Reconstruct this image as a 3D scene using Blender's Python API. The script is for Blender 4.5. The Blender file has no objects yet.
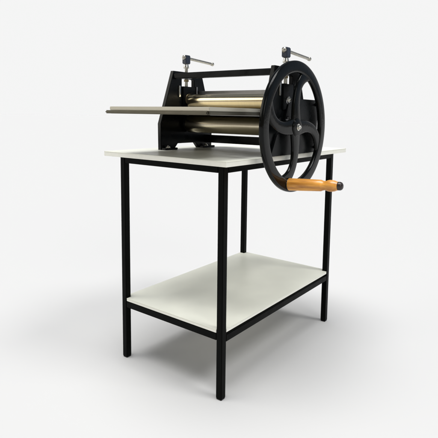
import bpy, bmesh, math, random
from mathutils import Vector, Matrix
PI = math.pi
random.seed(4)
S = bpy.context.scene
C = S.collection

# ------------------------------------------------------------------ camera
cam_d = bpy.data.cameras.new('camera')
cam = bpy.data.objects.new('camera', cam_d); C.objects.link(cam)
yaw, pitch, roll = 0.6218, 0.1165, 0.0168
fw = Vector((-math.sin(yaw)*math.cos(pitch), math.cos(yaw)*math.cos(pitch), -math.sin(pitch)))
r0 = Vector((math.cos(yaw), math.sin(yaw), 0)); u0 = r0.cross(fw)
rr = math.cos(roll)*r0 + math.sin(roll)*u0
uu = -math.sin(roll)*r0 + math.cos(roll)*u0
M = Matrix((rr, uu, -fw)).transposed().to_4x4()
M.translation = Vector((0.9622, -1.2316, 0.9975))
cam.matrix_world = M
cam_d.sensor_width = 36; cam_d.lens = 475.53*36/438
cam_d.shift_x = -(243.5-219)/438; cam_d.shift_y = -(219-171.0)/438
cam_d.clip_start = 0.05; cam_d.clip_end = 5000
S.camera = cam

# ------------------------------------------------------------------ world: an even white studio with soft boxes overhead
W = bpy.data.worlds.new('World'); S.world = W; W.use_nodes = True
nt = W.node_tree; nt.nodes.clear()
def N(t, **k):
    n = nt.nodes.new(t)
    for a, b in k.items(): setattr(n, a, b)
    return n
def L(a, b): nt.links.new(a, b)
def mth(op, a, b=None, c=None, clamp=False):
    n = nt.nodes.new('ShaderNodeMath'); n.operation = op; n.use_clamp = clamp
    for i, v in enumerate((a, b, c)):
        if v is None: continue
        if isinstance(v, (int, float)): n.inputs[i].default_value = v
        else: nt.links.new(v, n.inputs[i])
    return n.outputs[0]
def sstep(v, a, b):
    n = nt.nodes.new('ShaderNodeMapRange'); n.interpolation_type = 'SMOOTHSTEP'
    nt.links.new(v, n.inputs[0]); n.inputs[1].default_value = a; n.inputs[2].default_value = b
    return n.outputs[0]
def dirdot(v):
    v = Vector(v).normalized()
    n = nt.nodes.new('ShaderNodeVectorMath'); n.operation = 'DOT_PRODUCT'
    nt.links.new(dirv, n.inputs[0]); n.inputs[1].default_value = v
    return n.outputs['Value']
def mixc(f, a, b):
    n = nt.nodes.new('ShaderNodeMix'); n.data_type = 'RGBA'
    if isinstance(f, (int, float)): n.inputs[0].default_value = f
    else: nt.links.new(f, n.inputs[0])
    for i, v in ((6, a), (7, b)):
        if isinstance(v, tuple): n.inputs[i].default_value = (*v, 1)
        else: nt.links.new(v, n.inputs[i])
    return n.outputs[2]
tc = N('ShaderNodeTexCoord'); dirv = tc.outputs['Generated']
sep = N('ShaderNodeSeparateXYZ'); L(dirv, sep.inputs[0]); dz = sep.outputs['Z']
BG = 0.910
fwdd = dirdot((-0.58, 0.81, 0))                      # towards the white backdrop
back_f = mth('MULTIPLY', sstep(fwdd, 0.45, 0.66), mth('SUBTRACT', 1.0, sstep(dz, 0.22, 0.40)))
room = mixc(sstep(dz, 0.0, 0.7), (0.17, 0.135, 0.095), (0.16, 0.18, 0.22))   # dim warm room round the set, cooler ceiling
side_f = mth('MULTIPLY', sstep(dirdot((0.62, 0.78, 0.12)), 0.80, 0.95), sstep(dz, -0.02, 0.06))
room = mixc(side_f, room, (0.19, 0.24, 0.31))                         # cool patch added to tint the wheel's upper reflections blue
col = mixc(back_f, room, (BG, BG, BG))
# soft boxes: (direction, inner cos, outer cos, colour)
for d, ci, co, c in [((-0.05, -0.12, 1.0), 0.985, 0.915, (11.5, 11.5, 11.5)),
                     ((-0.80, -0.62, 0.42), 0.975, 0.935, (3.0, 2.9, 2.6)),  # fill added at front left to brighten the lower shelf
                     ((0.80, -0.42, 0.42), 0.987, 0.972, (4.0, 4.0, 3.8)),
                     ((0.56, 0.09, 0.80), 0.990, 0.987, (18.0, 18.0, 17.8))]:
    col = mixc(sstep(dirdot(d), co, ci), col, c)
bgn = N('ShaderNodeBackground'); L(col, bgn.inputs[0]); bgn.inputs[1].default_value = 1.0
wo = N('ShaderNodeOutputWorld'); L(bgn.outputs[0], wo.inputs[0])

S.view_settings.view_transform = 'Standard'; S.view_settings.look = 'None'
S.view_settings.exposure = 0; S.view_settings.gamma = 1
S.render.engine = 'CYCLES'
S.render.resolution_x = S.render.resolution_y = 1024
FLOOR_ALBEDO = (0.5122, 0.5096, 0.5070)

# ------------------------------------------------------------------ materials
def mat(name, base, rough=0.5, metal=0.0, spec=0.5, noise=0.0, nscale=40, bump=0.0, bscale=300, rvar=0.0, stretch=(1, 1, 1), coat=0.0, var2=None):
    m = bpy.data.materials.new(name); m.use_nodes = True
    t = m.node_tree; b = t.nodes['Principled BSDF']
    b.inputs['Base Color'].default_value = (*base, 1)
    b.inputs['Roughness'].default_value = rough; b.inputs['Metallic'].default_value = metal
    b.inputs['Specular IOR Level'].default_value = spec
    b.inputs['Coat Weight'].default_value = coat
    co = t.nodes.new('ShaderNodeTexCoord'); mp = t.nodes.new('ShaderNodeMapping')
    t.links.new(co.outputs['Object'], mp.inputs[0]); mp.inputs['Scale'].default_value = stretch
    if noise:
        n = t.nodes.new('ShaderNodeTexNoise'); n.inputs['Scale'].default_value = nscale; n.inputs['Detail'].default_value = 6
        t.links.new(mp.outputs[0], n.inputs['Vector'])
        r = t.nodes.new('ShaderNodeValToRGB'); t.links.new(n.outputs[0], r.inputs[0])
        lo = var2 if var2 else tuple(c*(1-noise) for c in base)
        hi = tuple(min(1, c*(1+noise)) for c in base)
        r.color_ramp.elements[0].position = 0.3; r.color_ramp.elements[1].position = 0.7
        r.color_ramp.elements[0].color = (*lo, 1); r.color_ramp.elements[1].color = (*hi, 1)
        t.links.new(r.outputs[0], b.inputs['Base Color'])
    if rvar:
        n = t.nodes.new('ShaderNodeTexNoise'); n.inputs['Scale'].default_value = 18; n.inputs['Detail'].default_value = 5
        t.links.new(mp.outputs[0], n.inputs['Vector'])
        r = t.nodes.new('ShaderNodeMapRange'); t.links.new(n.outputs[0], r.inputs[0])
        r.inputs[1].default_value = .3; r.inputs[2].default_value = .7
        r.inputs[3].default_value = max(0.02, rough-rvar); r.inputs[4].default_value = rough+rvar
        t.links.new(r.outputs[0], b.inputs['Roughness'])
    if bump:
        n = t.nodes.new('ShaderNodeTexNoise'); n.inputs['Scale'].default_value = bscale; n.inputs['Detail'].default_value = 3
        t.links.new(mp.outputs[0], n.inputs['Vector'])
        q = t.nodes.new('ShaderNodeBump'); q.inputs['Strength'].default_value = bump; q.inputs['Distance'].default_value = 0.0005
        t.links.new(n.outputs[0], q.inputs['Height']); t.links.new(q.outputs[0], b.inputs['Normal'])
    return m
MAT = dict(
    tube=mat('black_powder_coat', (0.0018, 0.0022, 0.0018), .40, spec=.05, bump=.25, bscale=700, rvar=.08),
    paint=mat('black_press_enamel', (0.0025, 0.0032, 0.0036), .28, spec=.17, bump=.15, bscale=260, rvar=.07),
    wheel=mat('black_wheel_enamel', (0.0025, 0.0029, 0.0026), .12, spec=.17, bump=.3, bscale=110, rvar=.04),
    board=mat('cream_laminate', (0.78, 0.782, 0.690), .38, spec=.45, noise=.035, nscale=9, bump=.08, bscale=500, rvar=.06),
    edge=mat('cream_edging', (0.82, 0.815, 0.74), .5, spec=.4, noise=.02, nscale=60),
    roller=mat('turned_steel_reflection_tint', (0.70, 0.60, 0.40), .17, 1, noise=.05, nscale=6, stretch=(60, 1, 1), rvar=.02),  # yellow of the warm room's reflection is put into the steel colour
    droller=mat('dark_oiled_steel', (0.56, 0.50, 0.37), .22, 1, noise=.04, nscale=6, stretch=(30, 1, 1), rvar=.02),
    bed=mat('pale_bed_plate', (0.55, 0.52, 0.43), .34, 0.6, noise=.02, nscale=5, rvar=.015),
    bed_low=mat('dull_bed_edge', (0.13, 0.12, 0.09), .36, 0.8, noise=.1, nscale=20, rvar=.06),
    bar=mat('grey_steel_bar', (0.33, 0.33, 0.34), .35, 0.9, noise=.08, nscale=20, rvar=.05),
    chrome=mat('bright_plated_steel', (0.66, 0.65, 0.60), .22, 1, noise=.06, nscale=60, rvar=.06),
    bronze=mat('dull_bronze', (0.16, 0.13, 0.075), .4, 1, noise=.15, nscale=50, rvar=.06),
    blue=mat('navy_cast_block', (0.012, 0.02, 0.04), .35, spec=.6, bump=.3, bscale=200),
    wood=mat('varnished_turned_wood', (0.72, 0.34, 0.06), .33, noise=.22, nscale=9, stretch=(1.1, 9, 9), var2=(0.40, 0.15, 0.022), coat=.25, bump=.25, bscale=40),
    zinc=mat('dull_zinc_rod', (0.42, 0.40, 0.35), .32, .9, noise=.12, nscale=60, rvar=.06),
    cap=mat('dark_end_cap', (0.02, 0.013, 0.012), .3),
    rubber=mat('black_foot_plug', (0.01, 0.01, 0.01), .7, spec=.2),
)
fm = bpy.data.materials.new('matte_white_studio_floor'); fm.use_nodes = True
t = fm.node_tree; t.nodes.clear()
d = t.nodes.new('ShaderNodeBsdfDiffuse'); d.inputs[0].default_value = (*FLOOR_ALBEDO, 1)
o = t.nodes.new('ShaderNodeOutputMaterial'); t.links.new(d.outputs[0], o.inputs[0])
MAT['floor'] = fm

# ------------------------------------------------------------------ helpers
def wloc(o):
    v = Vector((0, 0, 0))
    while o: v = v + o.location; o = o.parent
    return v
def obj(name, bm, m, parent=None, smooth=True, origin=None, label=None):
    if not isinstance(bm, bmesh.types.BMesh): raise TypeError
    bmesh.ops.recalc_face_normals(bm, faces=bm.faces)
    vs = [v.co for v in bm.verts]
    if origin is None:
        origin = Vector([(min(v[i] for v in vs)+max(v[i] for v in vs))/2 for i in range(3)])
    else: origin = Vector(origin)
    for v in bm.verts: v.co -= origin
    me = bpy.data.meshes.new(name); bm.to_mesh(me); bm.free()
    me.materials.append(MAT[m])
    if smooth:
        for p in me.polygons: p.use_smooth = True
        try: me.set_sharp_from_angle(angle=math.radians(32))
        except Exception: pass
    o = bpy.data.objects.new(name, me); C.objects.link(o)
    if parent: o.parent = parent; o.location = origin - wloc(parent)
    else: o.location = origin
    if label: o['label'] = label
    return o
def box(x0, x1, y0, y1, z0, z1, bev=0.0015, seg=2, bm=None):
    n = bmesh.new()
    r = bmesh.ops.create_cube(n, size=1)
    for v in n.verts:
        v.co = Vector(((x0+x1)/2+v.co.x*(x1-x0), (y0+y1)/2+v.co.y*(y1-y0), (z0+z1)/2+v.co.z*(z1-z0)))
    if bev: bmesh.ops.bevel(n, geom=list(n.edges), offset=bev, segments=seg, affect='EDGES', clamp_overlap=True)
    return merge(bm, n)
def merge(bm, n):
    if bm is None: return n
    me = bpy.data.meshes.new('tmp'); n.to_mesh(me); n.free(); bm.from_mesh(me); bpy.data.meshes.remove(me)
    return bm
def lathe(prof, c, axis='X', seg=64, bm=None):
    """prof: list of (along, radius) from one end to the other, closed at radius 0"""
    n = bmesh.new(); rings = []
    for a, r in prof:
        if r < 1e-6: rings.append([n.verts.new(vec(axis, a, 0, 0, c))]); continue
        rings.append([n.verts.new(vec(axis, a, r*math.cos(2*PI*k/seg), r*math.sin(2*PI*k/seg), c)) for k in range(seg)])
    for A, B in zip(rings, rings[1:]):
        for k in range(seg):
            k2 = (k+1) % seg
            if len(A) == 1 and len(B) == 1: continue
            if len(A) == 1: n.faces.new((A[0], B[k], B[k2]))
            elif len(B) == 1: n.faces.new((A[k], A[k2], B[0]))
            else: n.faces.new((A[k], A[k2], B[k2], B[k]))
    return merge(bm, n)
def vec(axis, a, p, q, c):
    c = Vector(c)
    if axis == 'X': return c+Vector((a, p, q))
    if axis == 'Y': return c+Vector((q, a, p))
    return c+Vector((p, q, a))
def rod(p0, p1, prof, seg=24, bm=None):
    """profile along an arbitrary line; prof of (t 0..length, r)"""
    p0 = Vector(p0); p1 = Vector(p1); d = (p1-p0).normalized()
    n = lathe(prof, (0, 0, 0), 'Z', seg)
    q = Vector((0, 0, 1)).rotation_difference(d)
    for v in n.verts: v.co = q @ v.co + p0
    return merge(bm, n)
def prism(poly, x0, x1, holes=(), bev=0.0015):
    """polygon in (y, z) with holes, extruded from x0 to x1"""
    n = bmesh.new(); edges = []
    for loop in [poly]+list(holes):
        vs = [n.verts.new((x0, y, z)) for y, z in loop]
        for i in range(len(vs)): edges.append(n.edges.new((vs[i], vs[(i+1) % len(vs)])))
    bmesh.ops.triangle_fill(n, use_beauty=True, use_dissolve=True, edges=edges)
    fs = list(n.faces)
    r = bmesh.ops.extrude_face_region(n, geom=fs)
    for g in r['geom']:
        if isinstance(g, bmesh.types.BMVert): g.co.x = x1
    bmesh.ops.recalc_face_normals(n, faces=n.faces)
    if bev:
        es = [e for e in n.edges if len(e.link_faces) == 2 and e.calc_face_angle(0) > 0.9 and abs(e.verts[0].co.x-e.verts[1].co.x) < 1e-6]
        bmesh.ops.bevel(n, geom=es, offset=bev, segments=2, affect='EDGES', clamp_overlap=True)
    return n
def hexbolt(c, axis='Z', r=0.008, h=0.006, bm=None):
    n = lathe([(0, 0), (0, r*1.35), (.0014, r*1.35), (.0014, 0)], c, axis, 24)
    lathe([(.0014, 0), (.0014, r), (h*.8, r), (h, r*.86), (h, 0)], c, axis, 6, n)
    lathe([(h, 0), (h, r*.5), (h+.003, r*.45), (h+.003, 0)], c, axis, 12, n)
    return merge(bm, n)
def empty(name, loc, label, cat):
    o = bpy.data.objects.new(name, None); C.objects.link(o); o.location = loc
    o.empty_display_size = .1
    o['label'] = label; o['category'] = cat
    return o
def rounded(cx, cz, hw, hh, r, k=6):
    pts = []
    for sx, sz, a0 in ((1, 1, 0), (-1, 1, 90), (-1, -1, 180), (1, -1, 270)):
        for i in range(k+1):
            a = math.radians(a0+90*i/k)
            pts.append((cx+sx*(hw-r)+r*math.cos(a), cz+sz*(hh-r)+r*math.sin(a)))
    return pts

# ------------------------------------------------------------------ setting
n = bmesh.new()
vs = [n.verts.new(p) for p in ((-150, -150, 0), (150, -150, 0), (150, 150, 0), (-150, 150, 0))]; n.faces.new(vs)
fl = obj('floor', n, 'floor', smooth=False); fl['kind'] = 'structure'

# ------------------------------------------------------------------ table
LX, LY, T, OV = 0.5184, 0.8407, 0.0252, 0.0432
ZT, TT = 0.85, 0.0182
RH = 0.0265
tab = empty('press_stand', (-LX/2, LY/2, 0), 'black square-tube steel stand with cream top board and cream lower shelf', 'table')
zu = ZT-TT
for sx, sy in ((0, 0), (1, 0), (0, 1), (1, 1)):
    x0 = -T if sx == 0 else -LX; y0 = 0 if sy == 0 else LY-T
    lg = obj('leg', box(x0, x0+T, y0, y0+T, 0.004, zu-.0005, .0022, 3), 'tube', tab)
    obj('foot_plug', box(x0+.0015, x0+T-.0015, y0+.0015, y0+T-.0015, 0.0, .0055, .001), 'rubber', lg)
g = .0006
zs, rs, ts = 0.2385, 0.0265, 0.0172
for z1, nm, h in ((zu-.0008, 'top_rail', RH), (None, 'shelf_rail', rs)):
    for side in range(4):
        if z1 is None: zt_ = {0: zs+.0045, 1: zs-.0030, 2: zs, 3: zs}[side]
        else: zt_ = z1
        if side == 0: b = box(-LX+T+g, -T-g, g, T-g, zt_-h, zt_, .002, 3)
        if side == 1: b = box(-T+g, -g, T+g, LY-T-g, zt_-h, zt_, .002, 3)
        if side == 2: b = box(-LX+T+g, -T-g, LY-T+g, LY-g, zt_-h, zt_, .002, 3)
        if side == 3: b = box(-LX+g, -LX+T-g, T+g, LY-T-g, zt_-h, zt_, .002, 3)
        obj(nm, b, 'tube', tab)
# tabletop: laminate sheet with edging
def board(name, x0, x1, y0, y1, z0, z1, notch=0):
    e = .0012
    if notch:
        poly = [(x0+notch, y0), (x1-notch, y0), (x1-notch, y0+notch), (x1, y0+notch), (x1, y1-notch), (x1-notch, y1-notch), (x1-notch, y1),
                (x0+notch, y1), (x0+notch, y1-notch), (x0, y1-notch), (x0, y0+notch), (x0+notch, y0+notch)]
    else: poly = [(x0, y0), (x1, y0), (x1, y1), (x0, y1)]
    # prism works in (y, z) along x: swap axes afterwards
    def slab(ins, za, zb, bev):
        if ins:
            cx, cy = (x0+x1)/2, (y0+y1)/2
            pl = [(x-math.copysign(ins, x-cx), y-math.copysign(ins, y-cy)) for x, y in poly]
        else: pl = poly
        n = prism(pl, za, zb, bev=bev)
        for v in n.verts: v.co = Vector((v.co.y, v.co.z, v.co.x))
        return n
    top = obj(name, slab(.0, z1-.0022, z1, .0008), 'board', tab)
    obj('board_edge', slab(.0006, z0, z1-.0023, .0006), 'edge', top)
    return top
board('tabletop', -LX-OV, OV, -OV, LY+OV, zu, ZT)
board('lower_shelf', -LX+.001, -.001, .001, LY-.001, zs+.0050, zs+ts, notch=T+.0006)

# ------------------------------------------------------------------ etching press
YC = 0.319
press = empty('etching_press', (-0.21, YC, ZT), 'black hand-cranked etching press with a big spoked wheel and wooden handle', 'etching press')
PL = (-0.471, -0.452); PR = (0.0265, 0.0445)
def side_frame(x0, x1, yf, name='side_frame'):
    poly = [(yf+.002, .8502), (.236, .8502), (.258, .874), (.370, .874), (.392, .8502), (.482, .8502), (.485, .958), (.410, 1.177), (.232, 1.177), (yf, .958)]
    slot = rounded(YC+.002, 1.084, .039, .064, .006)
    return obj(name, prism(poly, x0, x1, [slot], .0018), 'paint', press)
fl_, fr_ = side_frame(*PL, .156), side_frame(*PR, .176)
for (x0, x1), fr, s in ((PL, fl_, 1), (PR, fr_, -1)):
    # angle feet with bolts on the inner side
    xi = x1 if s > 0 else x0
    for y0, y1 in (((.160, .232), (.396, .478)) if s > 0 else ((.396, .478),)):
        a, b_ = sorted((xi+s*.0005, xi+s*.024))
        obj('mounting_foot', box(a, b_, y0, y1, .8503, .8585, .0015), 'paint', fr)
        obj('bolt', hexbolt((xi+s*.013, (y0+y1)/2-.012, .8585), 'Z', .0085, .007), 'chrome', fr)
    # bearing block in the slot
    xa, xb = x0-.004, x1+.004
    obj('bearing_block', box(x0-.006, x1+.006, YC-.0355, YC+.0395, 1.0205, 1.116, .002), 'paint', fr)
    xin = x1+.006 if s > 0 else x0-.006
    obj('bearing_bush', lathe([(0, 0), (0, .0235), (s*.003, .0245), (s*.006, .0235), (s*.006, 0)], (xin, YC, 1.062), 'X', 48), 'bronze', fr)
    obj('bearing_bush', lathe([(0, 0), (0, .034), (s*.006, .034), (s*.008, .031), (s*.008, 0)], (x1 if s > 0 else x0, YC, .958), 'X', 48), 'paint', fr)
# guide rods at the slot's front edge
for x1, fr in ((PL[1], fl_), (PR[1], fr_)):
    obj('guide_strip', box(x1+.0005, x1+.006, YC-.060, YC-.050, 1.071, 1.118, .0015), 'chrome', fr)
    obj('guide_strip', box(x1+.0005, x1+.006, YC+.050, YC+.058, 1.071, 1.118, .0015), 'bar', fr)
# tie bars and the added reflection-band bar
obj('cross_beam', box(PL[1]-.001, PR[0]+.001, .2305, .256, 1.1435, 1.1675, .0035, 3), 'paint', press)
obj('reflection_band_bar', box(PL[1]-.001, PR[0]+.001, .392, .404, 1.070, 1.1010, .002, 2), 'bar', press)  # added bar, its grey stands in for a reflection band on the roller
obj('lower_tie_bar', box(PL[1]-.001, PR[0]+.001, .440, .462, .872, .9065, .002, 2), 'paint', press)
# rollers
def roller(name, z, R, m, x0, x1):
    r = obj(name, lathe([(x0, 0), (x0, R-.002), (x0+.002, R), (x1-.002, R), (x1, R-.002), (x1, 0)], (0, YC, z), 'X', 128), m, press)
    obj('axle', lathe([(PL[0]-.004, 0), (PL[0]-.004, .013), (x0+.001, .013), (x0+.001, 0)], (0, YC, z), 'X', 32), 'bar', r)
    obj('axle', lathe([(x1-.001, 0), (x1-.001, .013), (PR[1]+.006, .013), (PR[1]+.008, .011), (PR[1]+.008, 0)], (0, YC, z), 'X', 32), 'bar', r)
    return r
BT = 1.0215
R1 = .0308
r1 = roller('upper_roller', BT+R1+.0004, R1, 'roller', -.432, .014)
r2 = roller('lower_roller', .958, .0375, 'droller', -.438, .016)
# bed with its end bar
bed = obj('press_bed', box(-.4465, .0225, -.105, .545, 1.0085, BT, .0018, 3), 'bed', press)
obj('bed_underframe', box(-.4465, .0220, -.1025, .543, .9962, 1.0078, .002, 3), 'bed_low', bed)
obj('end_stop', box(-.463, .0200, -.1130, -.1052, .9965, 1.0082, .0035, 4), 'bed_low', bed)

# pressure screws with T handles
def pressure_screw(x, drop, tilt):
    # threaded shaft
    n = bmesh.new(); prof = [(0, 0)]
    z = 0.0
    while z < .080:
        prof += [(z, .0062), (z+.0012, .0074)]; z += .0024
    prof += [(z, .0062), (z+.0005, 0)]
    ps = obj('pressure_screw', lathe(prof, (x, YC, 1.114), 'Z', 24), 'chrome', press)
    obj('screw_collar', lathe([(0, 0), (0, .0115), (.004, .0125), (.013, .0105), (.020, .0085), (.021, 0)], (x, YC, 1.1928), 'Z', 32), 'chrome', ps)
    obj('screw_nut', lathe([(0, 0), (0, .0105), (.009, .0105), (.009, 0)], (x, YC, 1.1375), 'Z', 6), 'bronze', ps)
    obj('screw_head', box(x-.0118, x+.0118, YC-.0150, YC+.0150, 1.2125, 1.2495, .003, 3), 'blue', ps)
    zc = 1.2365
    p0 = Vector((x, YC-.022, zc+.003)); p1 = Vector((x+tilt, YC+.180, zc-drop))
    ln = (p1-p0).length
    e = .0095
    prof = [(0, 0), (.0015, e*.6), (.005, e), (.010, e), (.0135, .0060), (ln-.016, .0060), (ln-.014, .0075), (ln-.004, .0082), (ln-.001, .005), (ln, 0)]
    obj('tommy_bar', rod(p0, p1, prof, 32), 'zinc', ps)
pressure_screw(-.4615, .009, .002)
pressure_screw(.0365, .012, .004)

# gear guard on the right-hand frame
poly = [(.200, .8515), (.552, .8515), (.555, 1.056), (.548, 1.064), (.329, 1.064), (.323, 1.060), (.283, .957), (.240, .930)]
gd = obj('gear_guard', prism(poly, PR[1]+.0005, PR[1]+.0095, bev=.0012), 'paint', press)
for y, z in ((.535, 1.045), (.535, .872)):
    obj('bolt', hexbolt((PR[1]+.0095, y, z), 'X', .0055, .005), 'paint', gd)
obj('axle_nut', hexbolt((PR[1]+.0095, YC-.002, BT+R1+.006), 'X', .0085, .008), 'chrome', press)

# hand wheel
WC = Vector((.080, .3265, .9568)); RW = .2428
wh = bpy.data.objects.new('hand_wheel', None)
def local(bm):      # built round the origin, plane YZ, then placed
    return bm
prof = []
hw, hr, rc = .0095, .0215, .0065
RMID = RW-hr
sec = rounded(0, RMID, hw, hr, rc, 5)      # (x, r)
n = bmesh.new(); SEG = 160; rings = []
for k in range(SEG):
    a = 2*PI*k/SEG
    rings.append([n.verts.new((x, r*math.cos(a), r*math.sin(a))) for x, r in sec])
for k in range(SEG):
    A, B = rings[k], rings[(k+1) % SEG]
    for i in range(len(sec)):
        j = (i+1) % len(sec); n.faces.new((A[i], A[j], B[j], B[i]))
for v in n.verts: v.co = v.co + WC
wheel = obj('hand_wheel', n, 'wheel', press, origin=WC)
wheel.rotation_euler = (0, 0, math.radians(1.3))
def spoke(rot):
    ctrl = [(.002, .018, .030), (-.001, .050, .0265), (-.002, .080, .0235), (.002, .110, .0215), (.011, .140, .0205), (.029, .167, .021), (.056, .188, .0235), (.090, .203, .028)]
    def cr(p0, p1, p2, p3, t): return tuple(.5*((2*b)+(-a+c)*t+(2*a-5*b+4*c-d)*t*t+(-a+3*b-3*c+d)*t**3) for a, b, c, d in zip(p0, p1, p2, p3))
    pts = []
    for i in range(len(ctrl)-1):
        P = [ctrl[max(0, i-1)], ctrl[i], ctrl[i+1], ctrl[min(len(ctrl)-1, i+2)]]
        for k in range(8): pts.append(cr(*P, k/8))
    pts.append(ctrl[-1])
    n = bmesh.new(); rings = []
    for i, (u, v, w) in enumerate(pts):
        a = pts[max(0, i-1)]; b = pts[min(len(pts)-1, i+1)]
        d = Vector((b[0]-a[0], b[1]-a[1])).normalized(); nn = Vector((d.y, -d.x))
        # flat bar section with rounded edges
        s = rounded(0, 0, .0066, w, .0055, 4)
        ring = []
        for x, q in s:
            uu_, vv_ = u+nn.x*q, v+nn.y*q
            rad = math.hypot(uu_, vv_)
            if rad > RW-.010: uu_, vv_ = uu_*(RW-.010)/rad, vv_*(RW-.010)/rad
            y = uu_*math.cos(rot)-vv_*math.sin(rot); z = uu_*math.sin(rot)+vv_*math.cos(rot)
            ring.append(n.verts.new(WC+Vector((x, y, z))))
        rings.append(ring)
    m_ = len(rings[0])
    for A, B in zip(rings, rings[1:]):
        for i in range(m_):
            j = (i+1) % m_; n.faces.new((A[i], A[j], B[j], B[i]))
    n.faces.new(rings[0]); n.faces.new(rings[-1])
    return n
for k in range(4):
    obj('spoke', spoke(k*PI/2), 'wheel', wheel)
obj('hub', lathe([(-.016, 0), (-.016, .028), (-.010, .034), (.008, .034), (.0115, .030), (.0125, .022), (.0125, 0)], WC, 'X', 64), 'wheel', wheel)
obj('hub_bolt', hexbolt(WC+Vector((.0125, 0, 0)), 'X', .0095, .008), 'chrome', wheel)
# toothed pinion behind the hub
n = bmesh.new()
NT = 16; ring = []
for k in range(NT*4):
    a = 2*PI*k/(NT*4); r = .036 if k % 4 in (0, 1) else .030
    ring.append((r*math.cos(a), r*math.sin(a)))
n = prism([(WC.y-.004+p[0], WC.z+.004+p[1]) for p in ring], PR[1]+.0105, WC.x-.0165, bev=.0005)
obj('pinion', n, 'bar', wheel)
# handle: turned grip, along +X and a touch upwards
hu, hv = -.053, -.2085
P0 = WC+Vector((.0095, hu, hv)); P1 = P0+Vector((.222, .002, .0140))
gp = [(0, 0), (0, .0215), (.002, .0228), (.050, .0222), (.100, .0212), (.128, .0205), (.134, .0180), (.140, .0165), (.147, .0168), (.153, .0190), (.160, .0205),
      (.170, .0205), (.179, .0192), (.187, .0160), (.192, .0150), (.192, 0)]
obj('crank_grip', rod(P0, P1, gp, 64), 'wood', wheel)
dd = (P1-P0).normalized()
obj('grip_cap', rod(P0+dd*.190, P1, [(0, 0), (0, .0125), (.003, .0148), (.010, .0150), (.015, .0130), (.0185, .0085), (.020, 0)], 48), 'cap', wheel)
obj('grip_collar', rod(P0-dd*.006, P1, [(0, 0), (0, .0245), (.006, .0245), (.0085, .0225), (.0085, 0)], 48), 'wheel', wheel)
